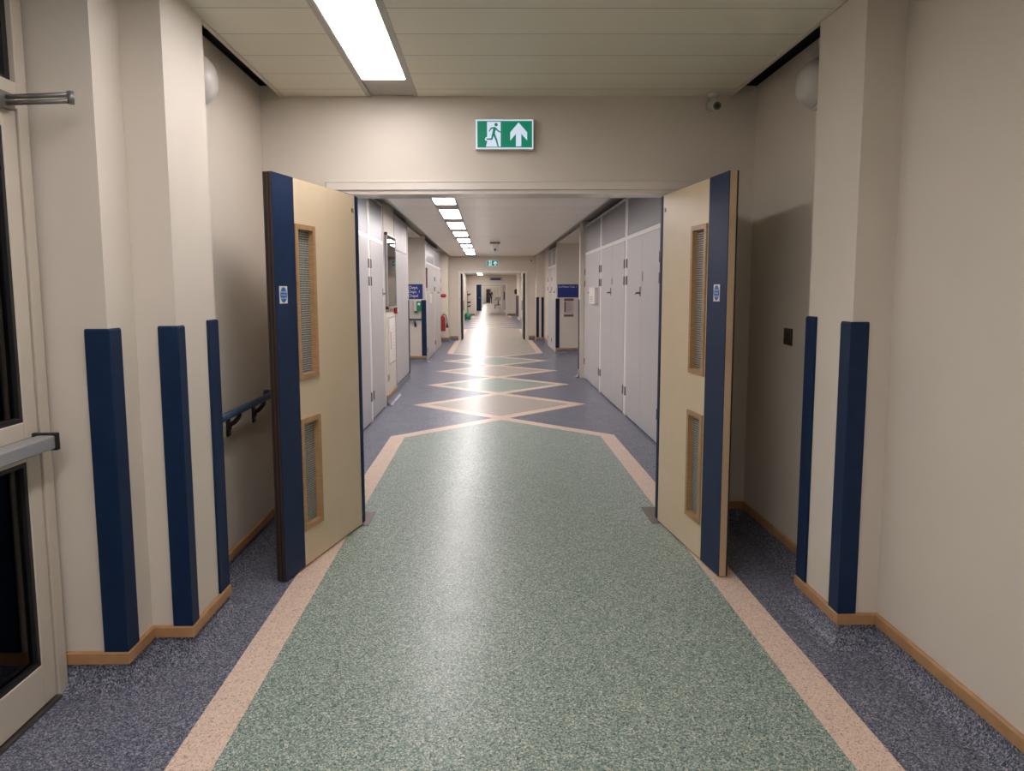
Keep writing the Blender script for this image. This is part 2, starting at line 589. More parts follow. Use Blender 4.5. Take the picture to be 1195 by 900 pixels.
def ceiling_light(x0, x1, y0, y1, z, mat, label, group=None, fr=.014):
    r = root('ceiling_light', ((x0 + x1) / 2, (y0 + y1) / 2, z), 0, label, 'ceiling light', group)
    hx, hy = (x1 - x0) / 2, (y1 - y0) / 2
    f = MB()
    f.box(-hx, -hx + fr, -hy, hy, -.002, .03).box(hx - fr, hx, -hy, hy, -.002, .03)
    f.box(-hx + fr, hx - fr, -hy, -hy + fr, -.002, .03).box(-hx + fr, hx - fr, hy - fr, hy, -.002, .03)
    f.box(-hx, hx, -hy, hy, .03, .036)
    f.build('frame', M['trim'], r)
    boxmb(-hx + fr, hx - fr, -hy + fr, hy - fr, .002, .008).build('diffuser', mat, r)
    return r


for k, (a, b) in enumerate(near_l):
    ceiling_light(TX0 + .024, TX1 - .024, a, b, CZ, M['lampn'],
                  'long lit ceiling panel nearest the viewer, in the lobby before the doors' if k == 0 else
                  'long lit ceiling panel over the lobby behind the viewer, number %s back' % ('one', 'two', 'three')[k - 1], None, .006)

ceiling_light(1.20, 1.45, -2.4, -1.05, CZ - .038, M['lampn'], 'added unseen fill lamp panel over the right of the lobby, well behind the viewer', None, .006)  # added fill lamp, out of view, to lift the viewer-facing walls and piers
# ------------------------------------------------------------------ double doors held open
def fire_door(name, loc, ang, mir, g0, g1, b0, label):
    """leaf built along +x from the pivot (mir=1) or -x (mir=-1); cream face towards -y"""
    r = root(name, loc, ang, label, 'door')
    r['kind'] = 'structure'
    W_, T, Z0, Z1 = 0.922, 0.045, 0.012, 2.088

    def bx(mb, u0, u1, *a):
        xs = sorted((mir * u0, mir * u1))
        return mb.box(xs[0], xs[1], *a)
    m = MB()
    wins = [(1.035, 1.855), (0.205, 0.82)]
    bx(m, 0, g0, 0, T, Z0, Z1)
    bx(m, g1, W_ - .012, 0, T, Z0, Z1)
    zs = [Z0] + [z for wv in sorted(wins) for z in wv] + [Z1]
    for i in range(0, 6, 2):
        bx(m, g0, g1, 0, T, zs[i], zs[i + 1])
    m.build('leaf', M['cream'], r)
    for z0, z1 in wins:
        f = MB()
        ft = .026
        for (y0, y1) in ((-.010, T + .010),):
            bx(f, g0, g0 + ft, y0, y1, z0, z1); bx(f, g1 - ft, g1, y0, y1, z0, z1)
            bx(f, g0 + ft, g1 - ft, y0, y1, z0, z0 + ft); bx(f, g0 + ft, g1 - ft, y0, y1, z1 - ft, z1)
        fo = f.build('window_frame', M['wood'], r)
        bx(MB(), g0 + ft, g1 - ft, T / 2 - .003, T / 2 + .003, z0 + ft, z1 - ft).build('pane', M['wired'], fo)
    bx(MB(), b0, W_, -.004, .0, Z0, Z1).build('kick_strip', M['blue'], r)
    bx(MB(), b0, W_ - .012, T, T + .004, Z0, Z1).build('kick_strip', M['blue'], r)
    hb = MB()
    bx(hb, -.05, 0.0, -.004, T + .004, Z0, Z1)
    hb.build('hinge_edge_strip', M['blue'], r, bevel=.012, seg=3)
    e = MB()
    bx(e, W_ - .012, W_, 0, T, Z0, Z1)
    e.build('edge_lipping', M['brown'] if mir < 0 else M['lip'], r)
    for yy in ((.010, .030) if mir < 0 else (.036,)):
        bx(MB(), W_, W_ + .003, yy, yy + .007, Z0, Z1).build('smoke_seal', M['blackp'], r)
    uc = (b0 + .018 + W_) / 2 + .02 if mir < 0 else (b0 + W_) / 2 + .005
    sk = bx(MB(), uc - .036, uc + .036, -.0055, -.004, 1.443, 1.530).build('door_sticker', M['paper'], r)
    d = MB()
    d.prism_xz([(mir * uc + .031 * math.cos(a * math.pi / 12), 1.4865 + .039 * math.sin(a * math.pi / 12)) for a in range(24)], -.0062, -.0052)
    d.build('sticker_disc', M['stickb'], sk)
    for i, s_ in enumerate(('Automatic', 'fire door', 'keep clear')):
        text('lettering', s_, .0125, mir * uc, 1.498 - i * .016, M['white'], sk, -.0066, 'CENTER')
    n = MB()
    n.lathe([(.014, 0), (.014, .003), (.010, .004)], (mir * .032, -.0, 1.995), '-y', 20)
    no = n.build('number_disc', M['darksteel'], r)
    text('lettering', '6', .016, mir * .032, 1.989, M['white'], no, -.0048, 'CENTER')
    # top pivot arm and bottom pivot shoe
    bx(MB(), .0, .10, .012, .033, Z1, Z1 + .006).build('top_pivot', M['darksteel'], r)
    return r


a1 = math.atan2(3.523 - 4.412, -1.064 + 0.827)       # direction of the left leaf
fire_door('door_1', (-0.827, 4.412, 0), a1 + math.pi, -1, .515, .722, .722,
          'open left-hand cream fire door leaf with navy edge strips and two slim wired windows')
a2 = math.atan2(3.561 - 4.477, 1.192 - 1.089)
fire_door('door_2', (1.089, 4.440, 0), a2, 1, .465, .672, .69,
          'open right-hand cream fire door leaf with navy edge strips and two slim wired windows')
tag(boxmb(-.91, -.785, 4.40, 4.69, 0, .004).build('floor_plate', M['plate']), 'taupe metal floor-spring plate at the foot of the left-hand open door', 'floor plate')
tag(boxmb(1.043, 1.17, 4.40, 4.74, 0, .004).build('floor_plate', M['plate']), 'taupe metal floor-spring plate at the foot of the right-hand open door', 'floor plate')


# ------------------------------------------------------------------ corner guards
def guard(pts, z0, z1, label, mat=None, th=.006):
    """L-shaped vinyl corner guard along three plan points (arm end, corner, arm end); room on the right of travel"""
    m = MB().sweep(pts, [(0, z0), (th, z0), (th, z1 - .008), (th - .004, z1), (0, z1)])
    o = m.build('corner_guard', mat or M['blue'], bevel=.003)
    return tag(o, label, 'corner guard')


G0, G1 = .137, 1.37
guard([(-1.475, 2.585), (-1.395, 2.585), (-1.395, 2.66)], G0, G1, 'navy corner guard nearest the glass door at the far left', th=.012)
guard([(-1.305, 2.79), (-1.236, 2.79), (-1.236, 2.845)], G0, G1, 'navy corner guard on the near corner of the left pier, middle of three there', th=.012)
guard([(-1.236, 3.085), (-1.236, 3.19), (-1.26, 3.19)], G0, G1 + .01, 'slim navy corner guard on the far edge of the left pier beside the handrail', th=.010)
guard([(1.475, 2.91), (1.475, 2.835), (1.54, 2.835)], G0, G1, 'wide navy corner guard on the near corner of the right pier', th=.012)
guard([(1.51, 3.23), (1.475, 3.23), (1.475, 3.14)], G0, G1 + .01, 'slim navy corner guard on the far edge of the right pier', th=.010)

# ------------------------------------------------------------------ handrail in the left recess
r = root('handrail', (-1.385, 3.25, .80), 0, 'slate blue round handrail on black brackets in the recess behind the left open door', 'handrail')
xr = .07
MB().tube([(xr, 0.0, .085), (xr, .98, .085), (xr - .012, 1.02, .085), (xr - .04, 1.04, .085), (0.0, 1.045, .085)], .019, 16).build('rail', M['rail'], r)
for yb in (.42, .82):
    b = MB()
    b.tube([(xr, yb, .068), (xr - .008, yb, .045), (xr - .03, yb, .02), (.015, yb, .005), (.008, yb, -.02)], [.012, .012, .013, .014, .014], 10)
    b.box(0, .012, yb - .02, yb + .02, -.055, .035)
    b.build('bracket', M['blackp'], r, bevel=.003)


# ------------------------------------------------------------------ small things in the lobby
def dome(loc, rz, label):
    r = root('bulkhead_light', loc, rz, label, 'wall light')
    boxm = MB().lathe([(.125, 0), (.125, .015), (.118, .02)], (0, 0, 0), '-y', 32)
    boxm.build('base', M['plastic'], r)
    MB().lathe([(.116, .018), (.112, .04), (.098, .065), (.075, .085), (.045, .097), (.012, .10)], (0, 0, 0), '-y', 32).build('cover', M['opal'], r)


dome((-1.385, 3.45, 2.50), LW, 'unlit opal dome light high in the left recess, behind the pier')
dome((1.645, 3.60, 2.52), RW, 'unlit opal dome light high in the right recess, behind the pier')
r = root('switch_plate', (1.645, 3.835, 1.245), RW, 'small bronze switch plate on the wall of the right recess', 'switch')
boxmb(-.05, .05, -.008, 0, -.045, .045).build('plate', M['bronze'], r, bevel=.002)
boxmb(-.014, .014, -.012, -.008, -.02, .02).build('rocker', M['blackp'], r, bevel=.002)

r = root('security_camera', (1.36, 4.36, CZ), 0, 'small white bullet camera at the right end of the lobby ceiling', 'security camera')
MB().lathe([(.034, 0), (.034, -.018), (.026, -.024)], (0, 0, 0), 'z', 20).build('mount', M['plastic'], r)
MB().tube([(0, 0, -.02), (0, 0, -.055)], .017, 12).build('arm', M['plastic'], r)
MB().tube([(0, .045, -.064), (0, -.07, -.092)], .031, 20).build('body', M['plastic'], r)
d = Vector((0, -.115, -.028)).normalized()
p0 = Vector((0, -.07, -.092))
MB().tube([p0, p0 + d * .004], .024, 20).build('lens_ring', M['darksteel'], r)
MB().tube([p0 + d * .004, p0 + d * .006], .014, 16).build('lens', M['blackp'], r)


# ------------------------------------------------------------------ exit signs
def exit_sign(loc, label):
    r = root('exit_sign', loc, 0, label, 'exit sign')
    k = .352 / 795
    X = lambda px: (px - 577.5) * k
    Z = lambda py: (545 - py) * k
    h = MB()
    h.box(X(180), X(975), -.045, 0, Z(545), Z(145))
    h.build('housing', M['plastic'], r, bevel=.003)
    boxmb(X(183), X(972), -.048, -.045, Z(542), Z(148)).build('light_border', M['exw'], r)
    boxmb(X(205), X(955), -.0495, -.048, Z(522), Z(168)).build('green_face', M['exg'], r)
    y0, y1 = -.0505, -.0495
    w_ = MB()
    w_.prism_xz([(X(a), Z(b)) for a, b in ((338, 180), (338, 380), (312, 395), (308, 425), (340, 436), (322, 512), (525, 512), (525, 180))][::1], y0, y1)
    w_.build('door_symbol', M['exw'], r)
    w_ = MB()
    w_.prism_xz([(X(a), Z(b)) for a, b in ((770, 188), (655, 320), (655, 432), (733, 340), (733, 507), (807, 507), (807, 340), (887, 428), (887, 320))], y0, y1)
    w_.build('arrow', M['exw'], r)
    g = MB()
    yy0, yy1 = -.0515, -.0505

    def stroke(pts, wd):
        for i in range(len(pts) - 1):
            a, b = Vector(pts[i]), Vector(pts[i + 1])
            dv = (b - a).normalized(); n = Vector((-dv.y, dv.x)) * wd[i] / 2; n2 = Vector((-dv.y, dv.x)) * wd[i + 1] / 2
            g.prism_xz([(X(q.x), Z(q.y)) for q in (a - n, a + n, b + n2, b - n2)], yy0, yy1)
        for q, ww in zip(pts, wd):
            g.prism_xz([(X(q[0] + ww / 2 * math.cos(t_ * math.pi / 6)), Z(q[1] + ww / 2 * math.sin(t_ * math.pi / 6))) for t_ in range(12)], yy0 - .0001, yy1)
    stroke([(462, 218), (462.5, 218.5)], [44, 44])
    stroke([(442, 268), (425, 345)], [38, 34])
    stroke([(440, 262), (396, 264), (369, 304)], [22, 18, 14])
    stroke([(450, 264), (488, 300), (523, 318)], [22, 17, 14])
    stroke([(432, 340), (466, 425), (488, 505)], [30, 24, 18])
    stroke([(420, 342), (403, 410), (335, 410)], [28, 22, 16])
    g.build('running_figure', M['exg'], r)
    return r


exit_sign((.098, 4.43, 2.359), 'large lit green exit sign with running figure and up arrow above the open doors')
exit_sign((.10, 21.6, 2.262), 'small distant lit green exit sign above the second opening')

# ------------------------------------------------------------------ glazed outside door at the far left
DX = -1.61
fr = MB()
FZ = 2.80
fr.box(-1.74, DX, 2.505, 2.56, 0, FZ).box(-1.74, DX, 1.35, 1.41, 0, FZ)
fr.box(-1.74, DX, 1.41, 2.505, 2.125, 2.215).box(-1.74, DX, 1.41, 2.505, FZ - .05, FZ)
struct(fr.build('trim_6', M['aludoor'], bevel=.003))
struct(boxmb(-1.745, -1.60, 1.41, 2.505, 0, .012).build('trim_7', M['darksteel']))
r = root('door_3', (DX - .004, 2.50, 0), LW, 'cream framed glazed outside door with a push bar at the left edge', 'door')
r['kind'] = 'structure'
# local x runs towards the viewer as negative values
m = MB()
st = .075
W3 = 1.085
m.box(-st, -.003, 0, .05, .018, 2.118).box(-W3, -W3 + st, 0, .05, .018, 2.118)
m.box(-W3 + st, -st, 0, .05, .018, .170).box(-W3 + st, -st, 0, .05, .915, 1.055).box(-W3 + st, -st, 0, .05, 2.055, 2.118)
m.build('leaf_frame', M['aludoor'], r, bevel=.004)
for z0, z1 in ((.170, .915), (1.055, 2.055)):
    g = MB()
    gt = .016
    g.box(-W3 + st, -W3 + st + gt, .004, .045, z0, z1).box(-st - gt, -st, .004, .045, z0, z1)
    g.box(-W3 + st + gt, -st - gt, .004, .045, z0, z0 + gt).box(-W3 + st + gt, -st - gt, .004, .045, z1 - gt, z1)
    go = g.build('gasket', M['blackp'], r)
    boxmb(-W3 + st + gt, -st - gt, .020, .026, z0 + gt, z1 - gt).build('pane', M['glass'], go)
pb = MB()
pb.box(-1.02, -.045, -.085, -.022, .955, 1.003)
pbo = pb.build('push_bar', M['alu'], r, bevel=.006)
boxmb(-.045, -.025, -.089, -.0, .948, 1.010).build('end_cap', M['blackp'], pbo, bevel=.004)
boxmb(-1.04, -.045, -.022, 0, .962, .997).build('back_rail', M['darksteel'], pbo)
boxmb(-1.04, -1.02, -.089, -.0, .948, 1.010).build('end_cap', M['blackp'], pbo, bevel=.004)
# transom pane
struct(boxmb(-1.70, -1.694, 1.41, 2.505, 2.215, FZ - .05).build('window_1', M['glass']))
ft = MB()
ft.box(-1.69, -1.63, 2.48, 2.505, 2.215, FZ - .05).box(-1.69, -1.63, 1.41, 2.48, 2.215, 2.232)
struct(ft.build('trim_8', M['blackp']))
# door closer: body on the transom, twin arm reaching into the room
r = root('door_closer', (-1.61, 1.98, 2.165), 0, 'slim grey door closer arm sticking out above the glazed door at the left', 'door closer')
boxmb(0, .06, .0, .26, -.028, .03).build('body', M['alu'], r, bevel=.005)
ca = MB()
e0, e1 = Vector((.0, .44, -.040)), Vector((.225, .45, -.030))
for off in (.0, .020):
    ca.tube([e0 + Vector((0, 0, off)), e1 + Vector((0, 0, off))], .0085, 8)
ca.tube([e1 + Vector((0, 0, -.010)), e1 + Vector((0, 0, .030))], .011, 12)
ca.box(.0, .02, .40, .48, -.055, -.002)
ca.build('arm', M['closer'], r)
# night paving and dark wall outside
struct(boxmb(-6, -1.9, -3, 6, -.05, -.01).build('floor', M['night']))
struct(boxmb(-4.3, -4.2, -3, 6, -.01, 3.2).build('wall_outside', M['night']))

# ------------------------------------------------------------------ corridor shell (beyond the doors)
Z1C, V1C = 2.56, 2.668


def wallbox(name, *a, mat='wall'):
    return struct(boxmb(*a).build(name, M[mat]))


# left
wallbox('wall_left', -2.1, -2.0, 4.6, 9.16, 0, V1C)
wallbox('wall_left', -2.1, -1.36, 9.20, 10.20, 0, V1C)
wallbox('wall_left', -2.1, -2.0, 10.24, 11.78, 0, V1C)
wallbox('wall_left', -3.4, -1.36, 11.80, 11.90, 0, V1C)
wallbox('wall_left', -3.4, -3.3, 11.90, 14.93, 0, V1C)
wallbox('wall_left', -3.4, -1.345, 14.93, 15.03, 0, V1C)
wallbox('wall_left', -2.1, -1.46, 19.52, 21.6, 0, V1C)
wallbox('wall_left', -1.46, -1.22, 20.9, 21.6, 0, V1C)
# right
wallbox('wall_right', 2.25, 2.35, 4.6, 12.05, 0, V1C)
wallbox('wall_right', 1.555, 3.4, 12.07, 12.22, 0, V1C)
wallbox('wall_right', 3.3, 3.4, 12.22, 16.85, 0, V1C)
wallbox('wall_right', 1.60, 3.4, 16.85, 16.95, 0, V1C)
wallbox('wall_right', 1.63, 2.3, 19.22, 21.6, 0, V1C)
wallbox('wall_right', 1.40, 1.63, 20.85, 21.6, 0, V1C)
# side turnings have ceilings and lamps of their own
struct(boxmb(-3.3, -1.42, 11.90, 14.93, 2.63, 2.66).build('ceiling', M['wall']))
struct(boxmb(1.62, 3.3, 12.22, 16.85, 2.63, 2.66).build('ceiling', M['wall']))
# ceiling boards with lamp trough
T0, T1 = -.672, -.378
c = MB()
c.box(-1.165, T0, 4.6, 21.6, Z1C, Z1C + .02).box(T1, 1.385, 4.6, 21.6, Z1C, Z1C + .02)
struct(c.build('ceiling', M['ceil2']))
struct(boxmb(-3.4, 3.4, 4.6, 21.6, V1C, V1C + .03).build('ceiling', M['voidc']))
c = MB()
c.box(-1.19, -1.165, 4.6, 21.6, Z1C - .004, Z1C + .03).box(1.385, 1.41, 4.6, 21.6, Z1C - .004, Z1C + .03)
struct(c.build('trim_4', M['trimg']))
ceiling_light_spots = [(-2.55, -2.25, 12.7, 14.1), (2.3, 2.6, 13.4, 14.8)]
lamps1 = [(7.60 + 1.715 * i, 7.60 + 1.715 * i + 1.17) for i in range(8)]
lamps1 = [(5.88, 7.05)] + [(a, b if i < 3 else b - .16) for i, (a, b) in enumerate(lamps1)]
c = MB()
c.box(T0, T0 + .018, 4.6, 21.6, Z1C - .003, Z1C + .05).box(T1 - .018, T1, 4.6, 21.6, Z1C - .003, Z1C + .05)
c.box(T0 + .018, T1 - .018, 4.6, 21.6, Z1C + .045, Z1C + .055)
prev = 4.6
for a, b in lamps1 + [(21.6, 0)]:
    c.box(T0 + .018, T1 - .018, prev + .004, a - .004, Z1C + .006, Z1C + .014)
    prev = b
struct(c.build('trim_5', M['trimg']))
for k, (a, b) in enumerate(lamps1):
    words = ['first', 'second', 'third', 'fourth', 'fifth', 'sixth', 'seventh', 'eighth', 'ninth']
    lab = 'lit panel in the corridor ceiling row, %s beyond the open doors' % words[k]
    ceiling_light(T0 + .018, T1 - .018, a, b, Z1C, M['lampf'], lab, 'lit panels in the first corridor ceiling', .006)


for (xa, xb, ya_, yb_), side_ in zip(ceiling_light_spots, ('left', 'right')):
    ceiling_light(xa, xb, ya_, yb_, 2.592, M['lamps'], 'lit ceiling panel inside the side turning on the %s' % side_, None, .006)

# ------------------------------------------------------------------ cupboards
def hinge(mb, x, z):
    mb.box(x - .019, x - .003, -.008, 0, z - .048, z + .048)
    mb.box(x + .003, x + .019, -.008, 0, z - .048, z + .048)
    for dz in (-.048, -.016, .016, .048):
        pass
    mb.tube([(x, -.007, z - .05), (x, -.007, z + .05)], .006, 8)


def cupboard(loc, rz, wd, leaves, label, group, top=2.61, plinth=0.02, uppers=1, framed=True, handle=True, depth=.6, hinges=(1.82, 1.62, .30)):
    r = root('cupboard', loc, rz, label, 'cupboard', group)
    pw = .072 if framed else .006
    boxmb(.004, wd - .004, .02, depth, 0, top).build('carcass', M['frame'], r)
    f = MB()
    f.box(0.002, pw, 0, .02, 0, top).box(wd - pw, wd - .002, 0, .02, 0, top)
    f.box(pw, wd - pw, 0, .02, top - (.03 if framed else .008), top)
    f.box(pw, wd - pw, 0, .02, 2.095, 2.140 if framed else 2.12)
    if plinth > .05:
        f.box(pw, wd - pw, .006, .02, 0, plinth)
    f.build('frame', M['frame'] if framed else M['darksteel'], r)
    uw = (wd - 2 * pw) / uppers
    for i in range(uppers):
        boxmb(pw + i * uw + .003, pw + (i + 1) * uw - .003, .004, .018, 2.143 if framed else 2.123, top - (.034 if framed else .01)).build('upper_panel', M['cup2'] if framed else M['cup'], r)
    lw = (wd - 2 * pw) / leaves
    for i in range(leaves):
        x0, x1 = pw + i * lw + .002, pw + (i + 1) * lw - .002
        d_ = boxmb(x0, x1, -.004, .016, plinth + .008, 2.091).build('door', M['cup'], r, bevel=.0015)
        if handle:
            left = (i == 0)
            hx = x0 if left else x1
            h = MB()
            for z in hinges:
                h2 = MB()
                h2.box(hx - (.010 if left else .030), hx + (.030 if left else .010), -.009, -.003, z - .052, z + .052)
                h2.tube([(hx, -.010, z - .05), (hx, -.010, z + .05)], .006, 8)
                h2.build('hinge', M['hingem'], d_)
            if (leaves == 2 and i == 0) or leaves == 1:
                ex = x1 - .05
                hh = MB()
                hh.box(ex - .012, ex + .012, -.010, -.004, 1.44, 1.54)
                hh.tube([(ex, -.01, 1.475), (ex, -.045, 1.475), (ex - .06, -.048, 1.462)], [.008, .008, .006], 8)
                hh.build('handle', M['darksteel'], d_)
    return r


gl = 'grey cupboards along the left corridor wall'
cupboard((-1.36, 4.66, 0), LW, 1.79, 2, 'grey double cupboard on the left, hidden behind the open left door', gl)
cupboard((-1.36, 6.45, 0), LW, 1.61, 2, 'grey double cupboard on the left, first one seen past the open door', gl)
cupboard((-1.36, 8.06, 0), LW, 1.08, 1, 'narrow single grey cupboard on the left before the notice case', gl)
cupboard((-1.36, 10.22, 0), LW, 1.58, 2, 'flush grey panelled cupboard on the left after the notice case', gl, framed=False, uppers=2, plinth=.15, handle=False, top=2.62)
cupboard((-1.345, 15.05, 0), LW, 2.30, 2, 'grey double cupboard beyond the side turning on the left, carrying a paper', 'grey cupboards beyond the left turning', hinges=(1.80, 1.56, .25), top=2.57, uppers=2)
cupboard((-1.345, 17.35, 0), LW, 2.15, 2, 'farthest grey double cupboard on the left, beside the fire extinguisher', 'grey cupboards beyond the left turning', hinges=(1.80, 1.56, .25), top=2.57, uppers=2)
gr = 'grey cupboards along the right corridor wall'
for (a, b, lab) in ((4.68, 6.65, 'grey double cupboard on the right, hidden behind the open right door'),
                    (6.65, 8.42, 'grey double cupboard on the right, first one seen past the open door'),
                    (8.42, 10.33, 'middle grey double cupboard of the three seen on the right'),
                    (10.33, 12.05, 'grey double cupboard on the right with a sheet of paper on its door')):
    cupboard((1.63, b, 0), RW, b - a, 2, lab, gr, top=2.60)
cupboard((1.60, 18.08, 0), RW, 1.12, 1, 'narrow grey cupboard beyond the right turning, the nearer of two', 'grey cupboards beyond the right turning', top=2.56, hinges=(1.80, 1.56, .25))
cupboard((1.60, 19.20, 0), RW, 1.12, 1, 'narrow grey cupboard beyond the right turning, the farther of two', 'grey cupboards beyond the right turning', top=2.56, hinges=(1.80, 1.56, .25))

# skirtings in the corridor
skirting([(-1.36, 9.20), (-1.36, 10.20)], 'left')
struct(MB().sweep([(-1.362, 10.24), (-1.362, 11.90), (-3.2, 11.90)], [(0, 0), (.03, 0.001), (.008, .03), (.006, .13), (0, .13)]).build('trim_3', M['fblue']))
skirting([(-3.3, 14.93), (-1.345, 14.93), (-1.345, 15.02)], 'left')
skirting([(-1.46, 19.53), (-1.46, 20.9), (-1.22, 20.9), (-1.22, 21.6), (-.96, 21.6)], 'left')
skirting([(1.21, 21.6), (1.40, 21.6), (1.40, 20.85), (1.63, 20.85), (1.63, 19.24)], 'right')
skirting([(1.60, 16.94), (1.60, 16.85), (3.3, 16.85)], 'right')
skirting([(3.0, 12.22), (1.555, 12.22), (1.555, 12.07)], 'right')

guard([(-1.36, 11.80), (-1.36, 11.90), (-1.42, 11.90)], .13, 1.36, 'thin dark corner guard where the left cupboards end at the side turning', M['bluedark'], .010)
guard([(-1.44, 14.93), (-1.345, 14.93), (-1.345, 14.945)], .137, 1.32, 'navy corner guard under the blue sign at the left turning', M['blue'], .010)
guard([(1.62, 12.22), (1.555, 12.22), (1.555, 12.12)], .137, 1.35, 'thin dark corner guard at the end of the near right cupboards', M['bluedark'], .010)
guard([(1.60, 16.94), (1.60, 16.85), (1.68, 16.85)], .137, 1.32, 'navy corner guard left of the pink notice on the right', M['bluedark'], .010)
guard([(1.40, 20.92), (1.40, 20.85), (1.47, 20.85)], .137, 1.32, 'navy corner guard on the farthest right pier, the left of two', M['bluedark'], .010)
tag(boxmb(1.54, 1.61, 20.838, 20.85, .137, 1.32).build('corner_guard', M['bluedark'], bevel=.003), 'navy protective strip on the farthest right pier, the right of two', 'corner guard')


# ------------------------------------------------------------------ signs, notices and fittings in the corridor
r = root('direction_sign', (-1.575, 14.93, 1.345), 0, 'navy hospital direction sign with white lettering at the left turning', 'sign')
boxmb(-.42, .17, -.012, 0, 0, .31).build('board', M['signb'], r, bevel=.002)
text('lettering', 'Urology Dept.', .088, .082, .212, M['white'], r, -.0135, 'RIGHT')
text('lettering', 'Out Patient Dept. 1', .088, .118, .125, M['white'], r, -.0135, 'RIGHT', .93)
text('lettering', 'Chapel', .088, -.135, .040, M['white'], r, -.0135, 'LEFT', .85)
r = root('direction_sign', (1.88, 16.85, 1.345), 0, 'navy hospital department sign with one line of white lettering on the right', 'sign')
boxmb(-.25, .25, -.012, 0, 0, .31).build('board', M['signb'], r, bevel=.002)
text('lettering', "Out Patients' Dept. 1", .062, -.235, .235, M['white'], r, -.0135, 'LEFT', .84)
r = root('notice', (1.90, 16.85, .885), 0, 'pale pink notice with maroon bands under the right blue sign', 'notice')
boxmb(-.115, .115, -.004, 0, 0, .435).build('sheet', M['pink'], r)
n = MB()
n.box(-.115, .115, -.006, -.004, .38, .435).box(-.115, .115, -.006, -.004, .0, .05).box(-.105, -.068, -.006, -.004, .11, .36)
n.build('printed_bands', M['maroon'], r)
n = MB()
for i in range(7):
    n.box(-.05, .04 + .05 * ((i * 37) % 5) / 5, -.006, -.004, .13 + i * .032, .138 + i * .032)
n.build('printed_lines', M['maroon'], r)
r = root('hand_dryer', (2.145, 16.85, 1.0), 0, 'grey oval dispenser at the right edge of the alcove wall by the pink notice', 'dispenser')
boxmb(-.025, .06, -.10, 0, .0, .26).build('body', M['alu'], r, bevel=.02, seg=3)
boxmb(-.02, .05, -.09, -.02, -.05, .0).build('nozzle', M['blackp'], r, bevel=.005)
r.name = 'soap_dispenser'

r = root('sanitiser_dispenser', (-1.52, 14.93, 1.09), 0, 'white hand gel dispenser with a green label under the left blue sign', 'dispenser')
boxmb(-.075, .065, -.09, 0, .0, .235).build('body', M['plastic'], r, bevel=.012, seg=3)
boxmb(-.012, .088, -.096, -.09, -.005, .205).build('label_card', M['green'], r)
n = MB().lathe([(.028, 0), (.028, .002)], (.038, -.096, .145), '-y', 16)
n.build('printed_mark', M['white'], r)
boxmb(-.05, -.02, -.07, -.03, -.03, .0).build('nozzle', M['blackp'], r)
r = root('handrail', (-1.60, 14.93, .885), 0, 'dark blue handrail below the gel dispenser in the left turning', 'handrail')
MB().tube([(-1.2, -.07, .03), (.12, -.07, .03), (.14, -.05, .03), (.14, 0, .03)], .02, 12).build('rail', M['rail'], r)
for xx in (.03, -.6):
    MB().tube([(xx, -.07, .015), (xx, -.06, -.05), (xx, -.01, -.09)], .014, 8).box(xx - .02, xx + .02, -.012, 0, -.13, -.04).build('bracket', M['blackp'], r)

# glazed notice case
r = root('notice_case', (-1.36, 9.25, 1.275), LW, 'tall glazed notice case in a thin metal frame on the left wall', 'notice board')
f = MB()
f.box(0, .87, -.020, -.0, 0, .99)
f.build('back_box', M['cup2'], r)
f = MB()
f.box(0, .025, -.036, -.020, 0, .99).box(.845, .87, -.036, -.020, 0, .99).box(.025, .845, -.036, -.020, 0, .025).box(.025, .845, -.036, -.020, .965, .99)
f.build('frame', M['alu'], r)
for cx_ in (-.004, .85):
    for cz_ in (-.004, .965):
        pass
n = MB()
n.box(-.004, .03, -.040, -.0, -.006, .03).box(-.004, .03, -.040, -.0, .96, .996)
n.build('corner_cap', M['blackp'], r)
boxmb(.025, .845, -.030, -.027, .025, .965).build('pane', M['glass'], r)
for (x_, z_, w_, h_) in ((.08, .62, .21, .29), (.34, .64, .21, .29), (.60, .60, .19, .28), (.08, .25, .30, .21), (.45, .16, .30, .40)):
    boxmb(x_, x_ + w_, -.0225, -.0205, z_, z_ + h_).build('pinned_paper', M['paper'], r)

r = root('framed_notice', (-1.36, 9.42, .52), LW, 'cream framed plan with a red mark below the notice case on the left', 'notice')
boxmb(0, .58, -.018, 0, 0, .64).build('frame', M['gloss'], r, bevel=.003)
boxmb(.02, .56, -.0195, -.018, .02, .62).build('sheet', M['paper'], r)
n = MB()
n.box(.10, .16, -.0205, -.0195, .20, .44)
n.build('red_print', M['red'], r)
n = MB()
for i in range(10):
    n.box(.24, .50, -.0205, -.0195, .10 + i * .045, .106 + i * .045)
n.build('printed_lines', M['pink'], r)
r = root('fire_call_point', (-1.36, 10.08, 1.19), LW, 'small red fire call point at the lower right corner of the notice case', 'fire alarm')
boxmb(-.045, .045, -.05, 0, 0, .09).build('body', M['red'], r, bevel=.004)
boxmb(-.028, .028, -.052, -.05, .018, .072).build('break_panel', M['white'], r)
r = root('wall_socket', (-1.36, 9.38, .31), LW, 'small grey wall socket low on the left wall under the framed plan', 'socket')
boxmb(-.05, .05, -.012, 0, 0, .088).build('plate', M['alu'], r, bevel=.003)
boxmb(-.022, .022, -.015, -.012, .026, .062).build('insert', M['darksteel'], r)

